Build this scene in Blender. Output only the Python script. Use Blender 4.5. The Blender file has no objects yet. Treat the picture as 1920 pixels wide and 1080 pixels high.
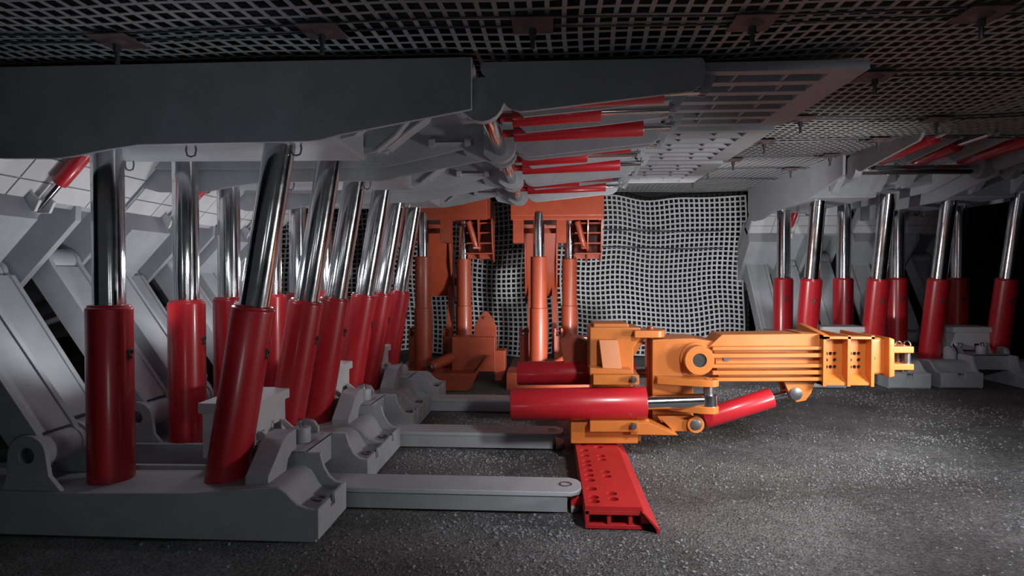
import bpy, bmesh, math, random
from mathutils import Vector, Matrix
random.seed(7)
scene = bpy.context.scene
COL = scene.collection
PI = math.pi

# ------------------------------------------------------------------ camera
F, CAMH, VX, VY = 1150.0, 1.9, 1029.0, 517.0
pit = math.atan((540 - VY) / F)
yaw = math.atan((VX - 960) / F * math.cos(pit))
fw = Vector((-math.sin(yaw) * math.cos(pit), math.cos(yaw) * math.cos(pit), -math.sin(pit)))
rt = Vector((math.cos(yaw), math.sin(yaw), 0))
up = rt.cross(fw)
cam_data = bpy.data.cameras.new('camera')
cam = bpy.data.objects.new('camera', cam_data)
COL.objects.link(cam)
cam_data.sensor_width = 36.0
cam_data.lens = F * 36.0 / 1920.0
cam_data.clip_start = 0.05
m = Matrix.Identity(4)
for i in range(3):
    m[i][0], m[i][1], m[i][2] = rt[i], up[i], -fw[i]
m[2][3] = CAMH
cam.matrix_world = m
scene.camera = cam


def at(px, py, Y):
    """a point of the photograph seen at world depth Y"""
    d = fw + rt * ((px - 960) / F) + up * ((540 - py) / F)
    t = Y / d.y
    return Vector((d.x * t, Y, CAMH + d.z * t))


def pxz(pts, Y):
    return [(at(a, b, Y).x, at(a, b, Y).z) for a, b in pts]


# ------------------------------------------------------------------ materials
def new_mat(name):
    mt = bpy.data.materials.new(name)
    mt.use_nodes = True
    nt = mt.node_tree
    return mt, nt, nt.nodes['Principled BSDF']


def paint(name, col, rough=0.45, var=0.12, bump=0.04, scale=6.0, coat=0.0, metal=0.0, dust=None, spec=0.5):
    mt, nt, b = new_mat(name)
    tc = nt.nodes.new('ShaderNodeTexCoord')
    n1 = nt.nodes.new('ShaderNodeTexNoise'); n1.inputs['Scale'].default_value = scale; n1.inputs['Detail'].default_value = 6
    n1.inputs['Roughness'].default_value = 0.65
    nt.links.new(tc.outputs['Object'], n1.inputs['Vector'])
    rmp = nt.nodes.new('ShaderNodeValToRGB')
    c0 = [c * (1 - var) for c in col]; c1 = [min(1, c * (1 + var)) for c in col]
    rmp.color_ramp.elements[0].position = 0.3; rmp.color_ramp.elements[1].position = 0.7
    rmp.color_ramp.elements[0].color = (*c0, 1); rmp.color_ramp.elements[1].color = (*c1, 1)
    nt.links.new(n1.outputs['Fac'], rmp.inputs['Fac'])
    out = rmp.outputs['Color']
    if dust:
        n3 = nt.nodes.new('ShaderNodeTexNoise'); n3.inputs['Scale'].default_value = 2.3; n3.inputs['Detail'].default_value = 8
        nt.links.new(tc.outputs['Object'], n3.inputs['Vector'])
        r3 = nt.nodes.new('ShaderNodeValToRGB'); r3.color_ramp.elements[0].position = 0.45; r3.color_ramp.elements[1].position = 0.75
        r3.color_ramp.elements[1].color = (0.35, 0.35, 0.35, 1)
        nt.links.new(n3.outputs['Fac'], r3.inputs['Fac'])
        mx = nt.nodes.new('ShaderNodeMixRGB'); mx.inputs['Color2'].default_value = (*dust, 1)
        nt.links.new(r3.outputs['Color'], mx.inputs['Fac']); nt.links.new(out, mx.inputs['Color1'])
        out = mx.outputs['Color']
    nt.links.new(out, b.inputs['Base Color'])
    n2 = nt.nodes.new('ShaderNodeTexNoise'); n2.inputs['Scale'].default_value = scale * 22; n2.inputs['Detail'].default_value = 3
    nt.links.new(tc.outputs['Object'], n2.inputs['Vector'])
    if bump > 0:
        bp = nt.nodes.new('ShaderNodeBump'); bp.inputs['Strength'].default_value = bump; bp.inputs['Distance'].default_value = 0.02
        nt.links.new(n2.outputs['Fac'], bp.inputs['Height']); nt.links.new(bp.outputs['Normal'], b.inputs['Normal'])
    mr = nt.nodes.new('ShaderNodeMapRange')
    mr.inputs['To Min'].default_value = max(0.02, rough - 0.08); mr.inputs['To Max'].default_value = min(1, rough + 0.08)
    nt.links.new(n1.outputs['Fac'], mr.inputs['Value']); nt.links.new(mr.outputs['Result'], b.inputs['Roughness'])
    b.inputs['Metallic'].default_value = metal
    b.inputs['Coat Weight'].default_value = coat
    b.inputs['Coat Roughness'].default_value = 0.12
    b.inputs['Specular IOR Level'].default_value = spec
    return mt


M = {}
M['grey'] = paint('grey_paint', (0.33, 0.338, 0.365), 0.5, 0.10, 0.05, 4.0, dust=(0.25, 0.25, 0.26))
M['pale'] = paint('pale_grey_paint', (0.52, 0.52, 0.54), 0.5, 0.06, 0.04, 5.0)
M['red'] = paint('red_gloss_paint', (0.42, 0.012, 0.02), 0.34, 0.06, 0.0, 3.0, coat=0.35)
M['redbeam'] = paint('red_beam_paint', (0.48, 0.016, 0.018), 0.5, 0.10, 0.03, 7.0)
M['orange'] = paint('orange_paint', (0.50, 0.15, 0.026), 0.42, 0.07, 0.02, 6.0, coat=0.1)
M['rust'] = paint('red_orange_paint', (0.29, 0.047, 0.018), 0.45, 0.10, 0.03, 7.0, coat=0.1)
M['chrome'] = paint('chromed_steel', (0.66, 0.67, 0.69), 0.14, 0.04, 0.012, 9.0, metal=1.0)
M['pin'] = paint('bare_steel', (0.22, 0.22, 0.23), 0.35, 0.1, 0.02, 9.0, metal=0.9)
M['dark'] = paint('hollow_shade', (0.012, 0.012, 0.013), 0.6, 0.2, 0.0, 9.0)  # near-black paint, the shade inside hollows put into the colour
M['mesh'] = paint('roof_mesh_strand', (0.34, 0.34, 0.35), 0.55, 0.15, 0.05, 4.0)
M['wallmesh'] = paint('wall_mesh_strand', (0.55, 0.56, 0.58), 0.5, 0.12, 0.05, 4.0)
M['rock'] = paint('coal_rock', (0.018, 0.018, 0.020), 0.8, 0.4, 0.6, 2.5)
M['plate'] = paint('rusty_plate', (0.12, 0.08, 0.085), 0.6, 0.25, 0.08, 12.0)
M['wire'] = paint('strap_steel', (0.10, 0.10, 0.11), 0.5, 0.2, 0.03, 12.0, metal=0.6)
M['stone'] = paint('gravel_stone', (0.20, 0.20, 0.207), 0.5, 0.35, 0.1, 30.0)


def floor_mat():
    mt, nt, b = new_mat('gravel_floor')
    L = nt.links.new
    tc = nt.nodes.new('ShaderNodeTexCoord')
    big = nt.nodes.new('ShaderNodeTexNoise'); big.inputs['Scale'].default_value = 0.9; big.inputs['Detail'].default_value = 7; big.inputs['Roughness'].default_value = 0.7
    L(tc.outputs['Object'], big.inputs['Vector'])
    fine = nt.nodes.new('ShaderNodeTexNoise'); fine.inputs['Scale'].default_value = 26; fine.inputs['Detail'].default_value = 5; fine.inputs['Roughness'].default_value = 0.75
    L(tc.outputs['Object'], fine.inputs['Vector'])
    vor = nt.nodes.new('ShaderNodeTexVoronoi'); vor.inputs['Scale'].default_value = 55
    L(tc.outputs['Object'], vor.inputs['Vector'])
    r1 = nt.nodes.new('ShaderNodeValToRGB')
    r1.color_ramp.elements[0].position = 0.32; r1.color_ramp.elements[0].color = (0.06, 0.06, 0.062, 1)
    r1.color_ramp.elements[1].position = 0.70; r1.color_ramp.elements[1].color = (0.21, 0.21, 0.215, 1)
    L(big.outputs['Fac'], r1.inputs['Fac'])
    r2 = nt.nodes.new('ShaderNodeValToRGB')
    r2.color_ramp.elements[0].position = 0.35; r2.color_ramp.elements[0].color = (0.45, 0.45, 0.45, 1)
    r2.color_ramp.elements[1].position = 0.75; r2.color_ramp.elements[1].color = (1.9, 1.9, 1.9, 1)
    L(fine.outputs['Fac'], r2.inputs['Fac'])
    mx = nt.nodes.new('ShaderNodeMixRGB'); mx.blend_type = 'MULTIPLY'; mx.inputs['Fac'].default_value = 1
    L(r1.outputs['Color'], mx.inputs['Color1']); L(r2.outputs['Color'], mx.inputs['Color2'])
    L(mx.outputs['Color'], b.inputs['Base Color'])
    ad = nt.nodes.new('ShaderNodeMath'); ad.operation = 'MULTIPLY_ADD'; ad.inputs[1].default_value = -0.6
    L(vor.outputs['Distance'], ad.inputs[0]); L(fine.outputs['Fac'], ad.inputs[2])
    bp = nt.nodes.new('ShaderNodeBump'); bp.inputs['Strength'].default_value = 1.0; bp.inputs['Distance'].default_value = 0.05
    L(ad.outputs['Value'], bp.inputs['Height']); L(bp.outputs['Normal'], b.inputs['Normal'])
    b.inputs['Roughness'].default_value = 0.62
    return mt


M['floor'] = floor_mat()


# ------------------------------------------------------------------ mesh builder
class MB:
    def __init__(self, sc=(1, 1, 1), org=(0, 0, 0)):
        self.v, self.f = [], []
        self.sc, self.org = Vector(sc), Vector(org)

    def V(self, p):
        p = Vector(p) - self.org
        self.v.append(Vector((p.x * self.sc.x, p.y * self.sc.y, p.z * self.sc.z)))
        return len(self.v) - 1

    def box(self, x0, x1, y0, y1, z0, z1, tf=None):
        q = [(x, y, z) for z in (z0, z1) for y in (y0, y1) for x in (x0, x1)]
        if tf is not None:
            q = [tf @ Vector(p) for p in q]
        i = [self.V(p) for p in q]
        for a in ((0, 2, 3, 1), (4, 5, 7, 6), (0, 1, 5, 4), (2, 6, 7, 3), (0, 4, 6, 2), (1, 3, 7, 5)):
            self.f.append([i[k] for k in a])
        return self

    def prism(self, prof, a0, a1, axis='y', tf=None):
        """closed outline extruded along an axis; 'y': (x,z), 'x': (y,z), 'z': (x,y)"""
        def mk(p, a):
            q = {'y': (p[0], a, p[1]), 'x': (a, p[0], p[1]), 'z': (p[0], p[1], a)}[axis]
            return tf @ Vector(q) if tf is not None else q
        A = [self.V(mk(p, a0)) for p in prof]
        B = [self.V(mk(p, a1)) for p in prof]
        n = len(prof)
        self.f.append(A[::-1]); self.f.append(B)
        for k in range(n):
            self.f.append([A[k], A[(k + 1) % n], B[(k + 1) % n], B[k]])
        return self

    def rings(self, p0, p1, steps, seg=32, hollow=False):
        """turned shape: steps = [(distance along the axis from p0, radius)]"""
        p0, p1 = Vector(p0), Vector(p1)
        d = (p1 - p0).normalized()
        u = d.orthogonal().normalized(); w = d.cross(u)
        loops = []
        for t, r in steps:
            c = p0 + d * t
            loops.append([self.V(c + (u * math.cos(2 * PI * k / seg) + w * math.sin(2 * PI * k / seg)) * r) for k in range(seg)])
        for A, B in zip(loops, loops[1:]):
            for k in range(seg):
                self.f.append([A[k], A[(k + 1) % seg], B[(k + 1) % seg], B[k]])
        if hollow:
            A, B = loops[-1], loops[0]
            for k in range(seg):
                self.f.append([A[k], A[(k + 1) % seg], B[(k + 1) % seg], B[k]])
        else:
            self.f.append(loops[0][::-1]); self.f.append(loops[-1])
        return self

    def cyl(self, p0, p1, r, seg=32, ch=0.0):
        L = (Vector(p1) - Vector(p0)).length
        if ch > 0:
            st = [(0, r - ch), (ch * .3, r - ch * .3), (ch, r), (L - ch, r), (L - ch * .3, r - ch * .3), (L, r - ch)]
        else:
            st = [(0, r), (L, r)]
        return self.rings(p0, p1, st, seg)

    def tube(self, p0, p1, ro, ri, seg=28):
        L = (Vector(p1) - Vector(p0)).length
        return self.rings(p0, p1, [(0, ri), (0, ro), (L, ro), (L, ri)], seg, hollow=True)

    def sweep(self, pts, r, seg=8):
        pts = [Vector(p) for p in pts]
        loops = []
        prev = None
        for i, p in enumerate(pts):
            d = (pts[min(i + 1, len(pts) - 1)] - pts[max(i - 1, 0)]).normalized()
            u = d.orthogonal().normalized() if prev is None else (prev - d * prev.dot(d)).normalized()
            prev = u; w = d.cross(u)
            loops.append([self.V(p + (u * math.cos(2 * PI * k / seg) + w * math.sin(2 * PI * k / seg)) * r) for k in range(seg)])
        for A, B in zip(loops, loops[1:]):
            for k in range(seg):
                self.f.append([A[k], A[(k + 1) % seg], B[(k + 1) % seg], B[k]])
        self.f.append(loops[0][::-1]); self.f.append(loops[-1])
        return self

    def plate(self, outline, holes, t0, t1, axis='z', tf=None):
        """flat plate with real holes, outline in the plane across the axis"""
        cu = bpy.data.curves.new('outline', 'CURVE'); cu.dimensions = '2D'; cu.fill_mode = 'BOTH'
        cu.extrude = abs(t1 - t0) / 2
        for pts in [outline] + holes:
            sp = cu.splines.new('POLY'); sp.points.add(len(pts) - 1)
            for q, p in zip(sp.points, pts):
                q.co = (p[0], p[1], 0, 1)
            sp.use_cyclic_u = True
        ob = bpy.data.objects.new('outline', cu); COL.objects.link(ob)
        dg = bpy.context.evaluated_depsgraph_get()
        me = ob.evaluated_get(dg).to_mesh()
        mid = (t0 + t1) / 2
        base = len(self.v)
        for vv in me.vertices:
            a, b, c = vv.co
            q = {'z': (a, b, c + mid), 'y': (a, c + mid, b), 'x': (c + mid, a, b)}[axis]
            if tf is not None:
                q = tf @ Vector(q)
            self.V(q)
        for pl in me.polygons:
            self.f.append([base + k for k in pl.vertices])
        ob.evaluated_get(dg).to_mesh_clear()
        bpy.data.objects.remove(ob); bpy.data.curves.remove(cu)
        return self

    def build(self, name, mat, parent=None, bevel=0.0, smooth=True, off=None):
        me = bpy.data.meshes.new(name)
        vs = [v - off for v in self.v] if off is not None else self.v
        me.from_pydata([tuple(v) for v in vs], [], self.f)
        bm = bmesh.new(); bm.from_mesh(me)
        bmesh.ops.remove_doubles(bm, verts=bm.verts, dist=1e-5)
        bmesh.ops.recalc_face_normals(bm, faces=bm.faces)
        bm.to_mesh(me); bm.free()
        me.materials.append(M[mat] if isinstance(mat, str) else mat)
        if smooth:
            me.shade_smooth()
            me.set_sharp_from_angle(angle=math.radians(34))
        o = bpy.data.objects.new(name, me); COL.objects.link(o)
        if parent is not None:
            o.parent = parent
        if off is not None:
            o.location = off
        if bevel > 0:
            b = o.modifiers.new('bevel', 'BEVEL'); b.width = bevel; b.segments = 2
            b.limit_method = 'ANGLE'; b.angle_limit = math.radians(38); b.harden_normals = True
        return o


def circ(cx, cy, r, n=20, a=1.0):
    return [(cx + r * math.cos(2 * PI * k / n), cy + a * r * math.sin(2 * PI * k / n)) for k in range(n)]


def thing(name, label, cat, loc=(0, 0, 0), group=None, rz=0.0):
    o = bpy.data.objects.new(name, None); COL.objects.link(o)
    o.empty_display_size = 0.2
    o.location = loc; o.rotation_euler = (0, 0, rz)
    o['label'] = label; o['category'] = cat
    if group:
        o['group'] = group
    return o


def tag(o, label=None, cat=None, group=None, kind=None):
    for k, v in (('label', label), ('category', cat), ('group', group), ('kind', kind)):
        if v:
            o[k] = v
    return o


def copy_tree(o, parent=None):
    c = o.copy(); COL.objects.link(c); c.parent = parent
    for ch in list(o.children):
        copy_tree(ch, c)
    return c


# ------------------------------------------------------------------ the setting
def roof_z(x, y):
    return (3.47 + 0.037 * (y - 4.2) + 0.020 * math.sin(1.5 * x + 0.8 * y) + 0.012 * math.sin(2.1 * y - 1.1 * x + 1.0))


def sheet(name, mat, x0, x1, y0, y1, n, m_, fz, kind='structure'):
    vs, fs = [], []
    for j in range(m_ + 1):
        for i in range(n + 1):
            x = x0 + (x1 - x0) * i / n; y = y0 + (y1 - y0) * j / m_
            vs.append((x, y, fz(x, y)))
    for j in range(m_):
        for i in range(n):
            a = j * (n + 1) + i
            fs.append((a, a + 1, a + n + 2, a + n + 1))
    me = bpy.data.meshes.new(name); me.from_pydata(vs, [], fs); me.shade_smooth()
    me.materials.append(M[mat])
    o = bpy.data.objects.new(name, me); COL.objects.link(o)
    o['kind'] = kind
    return o


def floor_z(x, y):
    return -0.012 + 0.010 * math.sin(2.1 * x + 1.3 * y) * math.sin(1.7 * y - 0.6 * x) - 0.004 * math.sin(7 * x) * math.sin(6.1 * y + x)


sheet('floor', 'floor', -8, 12, -2, 18, 160, 160, floor_z)
sheet('ceiling', 'rock', -8, 12, -2, 18, 60, 60, lambda x, y: roof_z(x, y) + 0.16)
mb = MB(); mb.box(-8, 4.6, 14.75, 15.0, -0.1, 4.3); tag(mb.build('wall_back', 'rock'), kind='structure')
mb = MB(); mb.box(4.6, 12, 17.6, 17.9, -0.1, 4.4); mb.box(4.6, 4.8, 15.0, 17.6, -0.1, 4.4)
tag(mb.build('wall_far', 'rock'), kind='structure')
mb = MB(); mb.box(-8.2, -8.0, -2, 15, -0.1, 4.3); tag(mb.build('wall_left', 'rock'), kind='structure')
mb = MB(); mb.box(12.0, 12.2, -2, 18, -0.1, 4.4); tag(mb.build('wall_right', 'rock'), kind='structure')


def lattice(name, mat, u0, u1, v0, v1, p, w, fpos, thick, q=None):
    q = q or p
    nu = int(round((u1 - u0) / p)); nv = int(round((v1 - v0) / q))
    us, vs_ = [], []
    for k in range(nu + 1):
        us += [u0 + k * p - w / 2, u0 + k * p + w / 2]
    for k in range(nv + 1):
        vs_ += [v0 + k * q - w / 2, v0 + k * q + w / 2]
    W = len(us)
    pts = [fpos(u, v) for v in vs_ for u in us]
    fs = []
    for j in range(len(vs_) - 1):
        for i in range(W - 1):
            if i % 2 == 1 and j % 2 == 1:
                continue
            a = j * W + i
            fs.append((a, a + 1, a + W + 1, a + W))
    me = bpy.data.meshes.new(name); me.from_pydata(pts, [], fs); me.materials.append(M[mat])
    o = bpy.data.objects.new(name, me); COL.objects.link(o)
    so = o.modifiers.new('thickness', 'SOLIDIFY'); so.thickness = thick; so.offset = 0
    return o


def roof_pos(u, v):
    x = u + 0.03 * math.sin(1.7 * v + 0.5 * u) + 0.012 * math.sin(4.3 * v + 2 * u)
    y = v + 0.03 * math.sin(1.5 * u + 0.7 * v) + 0.012 * math.sin(4.9 * u - v)
    return (x, y, roof_z(u, v))


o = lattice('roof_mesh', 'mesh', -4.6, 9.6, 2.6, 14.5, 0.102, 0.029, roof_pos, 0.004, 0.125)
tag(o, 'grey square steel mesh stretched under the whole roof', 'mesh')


def wall_pos(u, v):
    x = u + 0.03 * math.sin(2.6 * v) + 0.02 * math.sin(1.3 * u)
    z = v + 0.045 * math.sin(1.55 * u + 0.4) + 0.03 * math.sin(3.4 * u + 0.9 * v) + 0.012 * math.sin(5 * u)
    y = 14.45 + 0.07 * math.sin(1.5 * u + 1.0 * v) + 0.03 * math.sin(3.1 * u - 1.7 * v)
    return (x, y, z)


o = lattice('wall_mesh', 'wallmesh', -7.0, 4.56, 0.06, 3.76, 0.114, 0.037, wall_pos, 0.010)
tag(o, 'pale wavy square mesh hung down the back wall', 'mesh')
ceil_ord = ['first', 'second', 'third', 'fourth', 'fifth', 'sixth', 'seventh', 'eighth']
# roof straps and roof bolts
rows = [3.77, 5.10, 6.55, 7.85, 9.15, 10.6, 12.0]
rown = ['front', 'second', 'third', 'fourth', 'fifth', 'sixth', 'seventh']
for ri, ry in enumerate(rows):
    mb = MB()
    xa, xb = (-4.4, 9.2)
    for dy in (-0.07, 0.07):
        n = 60
        mb.sweep([(xa + (xb - xa) * k / n, ry + dy, roof_z(xa + (xb - xa) * k / n, ry + dy) - 0.016) for k in range(n + 1)], 0.007, 6)
    for k in range(10):
        xx = -4.0 + 1.31 * k
        mb.cyl((xx, ry - 0.07, roof_z(xx, ry) - 0.022), (xx, ry + 0.07, roof_z(xx, ry) - 0.022), 0.009, 6)
    o = mb.build('roof_strap', 'wire')
    tag(o, 'twin-bar steel strap under the roof mesh, %s from the camera' % ('nearest' if ri == 0 else rown[ri]), 'strap', 'steel straps across the roof')
for ri, ry in enumerate(rows):
    if ri == 0:
        cols = [-2.74, -1.41, -0.10, 1.21, 2.52]
    else:
        cols = [2.60, 3.95] if ri < 3 else ([2.68, 4.05] if ri < 6 else [2.75])
    for ci, cx in enumerate(cols):
        z = roof_z(cx, ry)
        t = thing('roof_bolt', 'dark roof bolt plate, %s from the left in the %s roof strap row'
                  % (ceil_ord[ci], rown[ri]), 'roof bolt', (cx, ry, z - 0.03), 'roof bolts')
        mb = MB()
        mb.prism([(-.125, -.125), (.125, -.125), (.125, .125), (-.125, .125)], -0.012, -0.004, 'z')
        mb.rings((0, 0, -0.012), (0, 0, -1), [(0, .07), (.012, .05), (.02, .03)], 16)
        mb.build('bearing_plate', 'plate', t, 0.002)
        mb = MB(); mb.cyl((0, 0, -0.03), (0, 0, -0.075), 0.024, 6); mb.cyl((0, 0, -0.07), (0, 0, -0.15), 0.014, 10)
        mb.build('bolt', 'wire', t)
for wi, wz in enumerate((2.55, 2.95)):
    mb = MB()
    mb.sweep([(-6.8 + 0.2 * k, 14.36 + 0.07 * math.sin(1.5 * (-6.8 + .2 * k) + wz) + 0.02, wz + 0.03 * math.sin(1.1 * k * .2)) for k in range(55)], 0.014, 6)
    o = mb.build('wall_strap', 'wire')
    tag(o, '%s thin dark steel bar across the back wall mesh' % ('lower' if wi == 0 else 'upper'), 'strap', 'steel bars on the wall mesh')


# ------------------------------------------------------------------ hydraulic roof support
def make_support(label, sx, sz, loc, rz, group, saddle=True):
    """x runs from the rear shield (-5.7) to the canopy tip (2.2), y across the support 0..1.79"""
    org = (-2.6, 0.9, 0)
    R = thing('hydraulic_roof_support', label, 'roof support', loc, group, rz)
    B = lambda: MB((sx, sx, sz), org)
    P = lambda mb_, name, mat, par=R, bv=0.0: mb_.build(name, mat, par, bv)

    # --- base: two pontoons with toe pockets
    outer = [(-4.75, 0.0), (-1.66, 0.0), (-1.66, .17), (-1.69, .2), (-1.80, .205), (-1.835, .235), (-1.87, .30), (-1.90, .345), (-1.95, .38),
             (-2.05, .385), (-2.6, .33), (-3.6, .31), (-4.75, .31)]
    skin = [(-4.75, 0.0), (-1.65, 0.0), (-1.65, .237), (-1.72, .245), (-1.787, .27), (-1.83, .31), (-1.87, .355), (-1.93, .392), (-2.2, .37), (-2.6, .335), (-3.6, .315), (-4.75, .315)]
    inner = [(-4.7, 0.0), (-1.65, 0.0), (-1.65, .237), (-1.71, .25), (-1.76, .29), (-1.80, .36), (-1.825, .44), (-1.83, .475), (-2.1, .475), (-2.3, .40), (-2.6, .36), (-4.7, .34)]
    for k in range(2):
        y0 = 0.0 if k == 0 else 1.19
        ya, yb = (y0 + .03, y0 + .56) if k == 0 else (y0 + .04, y0 + .57)
        mb = B()
        mb.prism(outer, ya, yb)
        ysk = (y0, y0 + .03) if k == 0 else (y0 + .57, y0 + .60)
        yin = (y0 + .56, y0 + .60) if k == 0 else (y0, y0 + .04)
        mb.prism(skin, *ysk); mb.prism(inner, *yin)
        # front lip with a notch
        yc = (ya + yb) / 2
        mb.box(-1.66, -1.63, y0, yc - .05, 0.02, .24); mb.box(-1.66, -1.63, yc + .05, y0 + .6, 0.02, .24)
        mb.box(-1.66, -1.63, yc - .05, yc + .05, 0.02, .16)
        po = P(mb, 'base_pontoon', 'grey', R, .008)
        mb = B(); mb.tube((-1.735, yc, .203), (-1.735, yc, .216), .05, .036, 20); P(mb, 'lashing_ring', 'pin', po)
        mb = B()
        yl = y0 + .50 if k == 0 else y0 + .1
        mb.prism([(-2.36, .30), (-2.12, .30), (-2.12, .50), (-2.16, .56), (-2.24, .58), (-2.32, .56), (-2.36, .50)], yl - .025, yl + .025)
        mb.cyl((-2.24, yl - .03, .49), (-2.24, yl + .03, .49), .035, 16)
        P(mb, 'lifting_lug', 'grey', po, .005)
        # rear pin boss of the links
        yb0 = .085 if k == 0 else 1.295
        for q in (0, .45):
            mb = B(); mb.plate([(-4.06, .28), (-3.56, .28), (-3.68, .42)] + [(-3.85 + .15 * math.cos(a), .57 + .15 * math.sin(a)) for a in [PI * k_ / 10 for k_ in range(11)]] + [(-4.01, .42)],
                               [circ(-3.85, .57, .058)], yb0 - .04 + q, yb0 + q, 'y')
            P(mb, 'link_bracket', 'grey', po, .005)
    # --- front cross panel, arched saddle, cover bridge between the legs
    mb = B()
    mb.box(-2.03, -1.97, .58, 1.21, .24, .475); mb.box(-2.5, -1.97, .58, 1.21, .455, .475)
    fr = P(mb, 'cross_panel', 'grey', R, .006)
    mb = B(); mb.cyl((-2.12, .9, .47), (-2.12, .9, .60), .075, 24, .006); P(mb, 'lug_post', 'grey', fr)
    mb = B(); mb.sweep([(-2.12, .9 + .03 * math.cos(a), .595 + .055 * math.sin(a)) for a in [PI * k / 10 for k in range(11)]], .008, 8)
    P(mb, 'lifting_hook', 'pin', fr)
    mb = B()
    sad = [(.10, .36), (.10, .43), (.36, .63), (.46, .66), (.60, .66), (.60, .50), (.52, .50), (.44, .46), (.40, .36)]
    mb.prism(sad, -2.22, -2.04, 'x')
    if saddle:
        P(mb, 'saddle', 'grey', R, .008)
    mb = B()
    mb.box(-2.82, -2.36, .52, 1.26, .79, .875)
    mb.prism([(.55, .42), (.55, .80), (1.23, .80), (1.23, .42), (1.13, .42), (1.13, .60), (.98, .60), (.98, .50), (.80, .50), (.80, .60), (.65, .60), (.65, .42)], -2.80, -2.40, 'x')
    br = P(mb, 'valve_cover', 'pale', R, .006)
    for yy in (.66, 1.08):
        mb = B()
        mb.prism([(-2.40, .60), (-2.36, .62), (-2.06, .36), (-2.06, .30), (-2.12, .30)], yy, yy + .03)
        P(mb, 'gusset', 'pale', br, .003)

    # --- four hydraulic legs
    def leg(xb, zb, xt, zt, yc, zr, rt_, rr):
        a = Vector((xb, yc, zb)); c = Vector((xt, yc, zt)); d = (c - a).normalized()
        tl = (zr - zb) / d.z
        top = a + d * tl
        mb = B()
        mb.rings(a, c, [(0, rt_ - .01), (.01, rt_), (tl - .035, rt_), (tl - .03, rt_), (tl - .022, rt_ - .002), (tl - .014, rt_ - .012), (tl - .012, rt_ - .014),
                        (tl, rt_ - .016), (tl + .004, rt_ - .022), (tl + .004, rr + .012), (tl - .01, rr)], 48)
        lg = P(mb, 'leg_cylinder', 'red', R)
        L = (c - a).length
        mb = B(); mb.rings(top - d * .05, c, [(0, rr), (L - tl - .0, rr), (L - tl + .05, rr)], 48)
        P(mb, 'piston_rod', 'chrome', lg)
        mb = B()
        ctr = a + d * (tl - .36); nrm = Vector((1, -.05, 0)).normalized()
        mb.tube(ctr + nrm * (rt_ - .012), ctr + nrm * (rt_ + .018), .024, .014, 14)
        mb.cyl(ctr + nrm * (rt_ - .012), ctr + nrm * (rt_ + .006), .02, 12)
        mb.tube(ctr + nrm * (rt_ - .01) - d * .045, ctr + nrm * (rt_ + .014) - d * .045, .017, .010, 12)
        P(mb, 'port_fitting', 'wire', lg)
        return lg
    for yc in (.34, 1.36):
        leg(-3.415, .26, -3.415, 3.0, yc, 1.67, .163, .113)
    for yc in (.34, 1.36):
        leg(-2.50, .26, -2.025, 3.0, yc, 1.67, .158, .113)

    # --- main canopy
    side = [(-4.3, 2.98), (-4.15, 2.80), (-3.97, 2.75), (-3.57, 2.745), (-3.42, 2.76), (-3.17, 2.805), (-2.93, 2.837), (-1.70, 2.844),
            (-1.60, 2.853), (-1.45, 2.89), (-.534, 3.05), (-.534, 3.41), (-4.3, 3.41)]
    mb = B()
    mb.prism(side, 0.0, .035)
    mb.box(-4.3, -.534, .035, 1.755, 3.36, 3.41)                       # roof plate
    far = [(-4.3, 3.02), (-3.9, 2.97), (-3.0, 2.96), (-1.62, 2.97), (-1.38, 3.01), (-.534, 3.20), (-.534, 3.41), (-4.3, 3.41)]
    mb.prism(far, 1.72, 1.755)
    # closed box girder over the legs, stepped up on the far side
    mb.prism([(-4.2, 2.90), (-1.58, 2.885), (-1.56, 2.90), (-1.56, 3.37), (-4.2, 3.37)], .05, .95)
    mb.prism([(-4.2, 3.10), (-1.58, 3.08), (-1.56, 3.10), (-1.56, 3.37), (-4.2, 3.37)], .94, 1.73)
    ca = P(mb, 'canopy', 'grey', R, .005)
    for yy in (.30, .88, 1.22, 1.30):                                   # gussets in front of the box
        mb = B()
        zz = .0 if yy < .95 else .09
        mb.prism([(-1.58, 2.92 + zz), (-1.44, 2.95 + zz), (-1.28, 3.08 + zz), (-1.10, 3.30), (-1.06, 3.37), (-1.58, 3.37)], yy, yy + .03)
        mb.prism([(-1.44, 2.945 + zz), (-1.28, 3.072 + zz), (-1.10, 3.29), (-1.05, 3.37), (-1.07, 3.37), (-1.12, 3.30), (-1.30, 3.085 + zz), (-1.46, 2.955 + zz)], yy - .03, yy + .06)
        P(mb, 'canopy_rib', 'grey', ca, .003)
    mb = B(); mb.box(-1.16, -.75, 1.70, 1.725, 3.165, 3.20)
    for xx in (-1.13, -.78):
        mb.box(xx - .03, xx + .03, 1.64, 1.725, 3.15, 3.215)
    mb.cyl((-1.13, 1.665, 3.18), (-.78, 1.665, 3.18), .014, 10)
    P(mb, 'grab_rail', 'grey', ca, .003)
    for hx, hy, hz in ((-2.72, .30, 2.885), (-3.62, .88, 2.89), (-1.9, .30, 2.885)):
        mb = B()
        sq = [(-.035, 0), (-.04, -.03), (-.03, -.07), (0, -.08), (.03, -.07), (.04, -.03), (.035, 0)]
        mb.sweep([(hx + p, hy, hz + q) for p, q in sq], .007, 8)
        P(mb, 'hanging_hook', 'pin', ca)
    # --- hinge lugs and pin
    def lug(y0, y1):
        mb = B()
        pr = [(-.62, 3.06), (-.52, 2.985)] + [(-.47 + .155 * math.cos(a), 3.135 + .155 * math.sin(a)) for a in [(-110 + 20 * k) * PI / 180 for k in range(13)]] + [(-.62, 3.33)]
        mb.prism(pr, y0, y1)
        P(mb, 'hinge_lug', 'grey', R, .006)
    lug(.06, .15); lug(1.60, 1.72)
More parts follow.
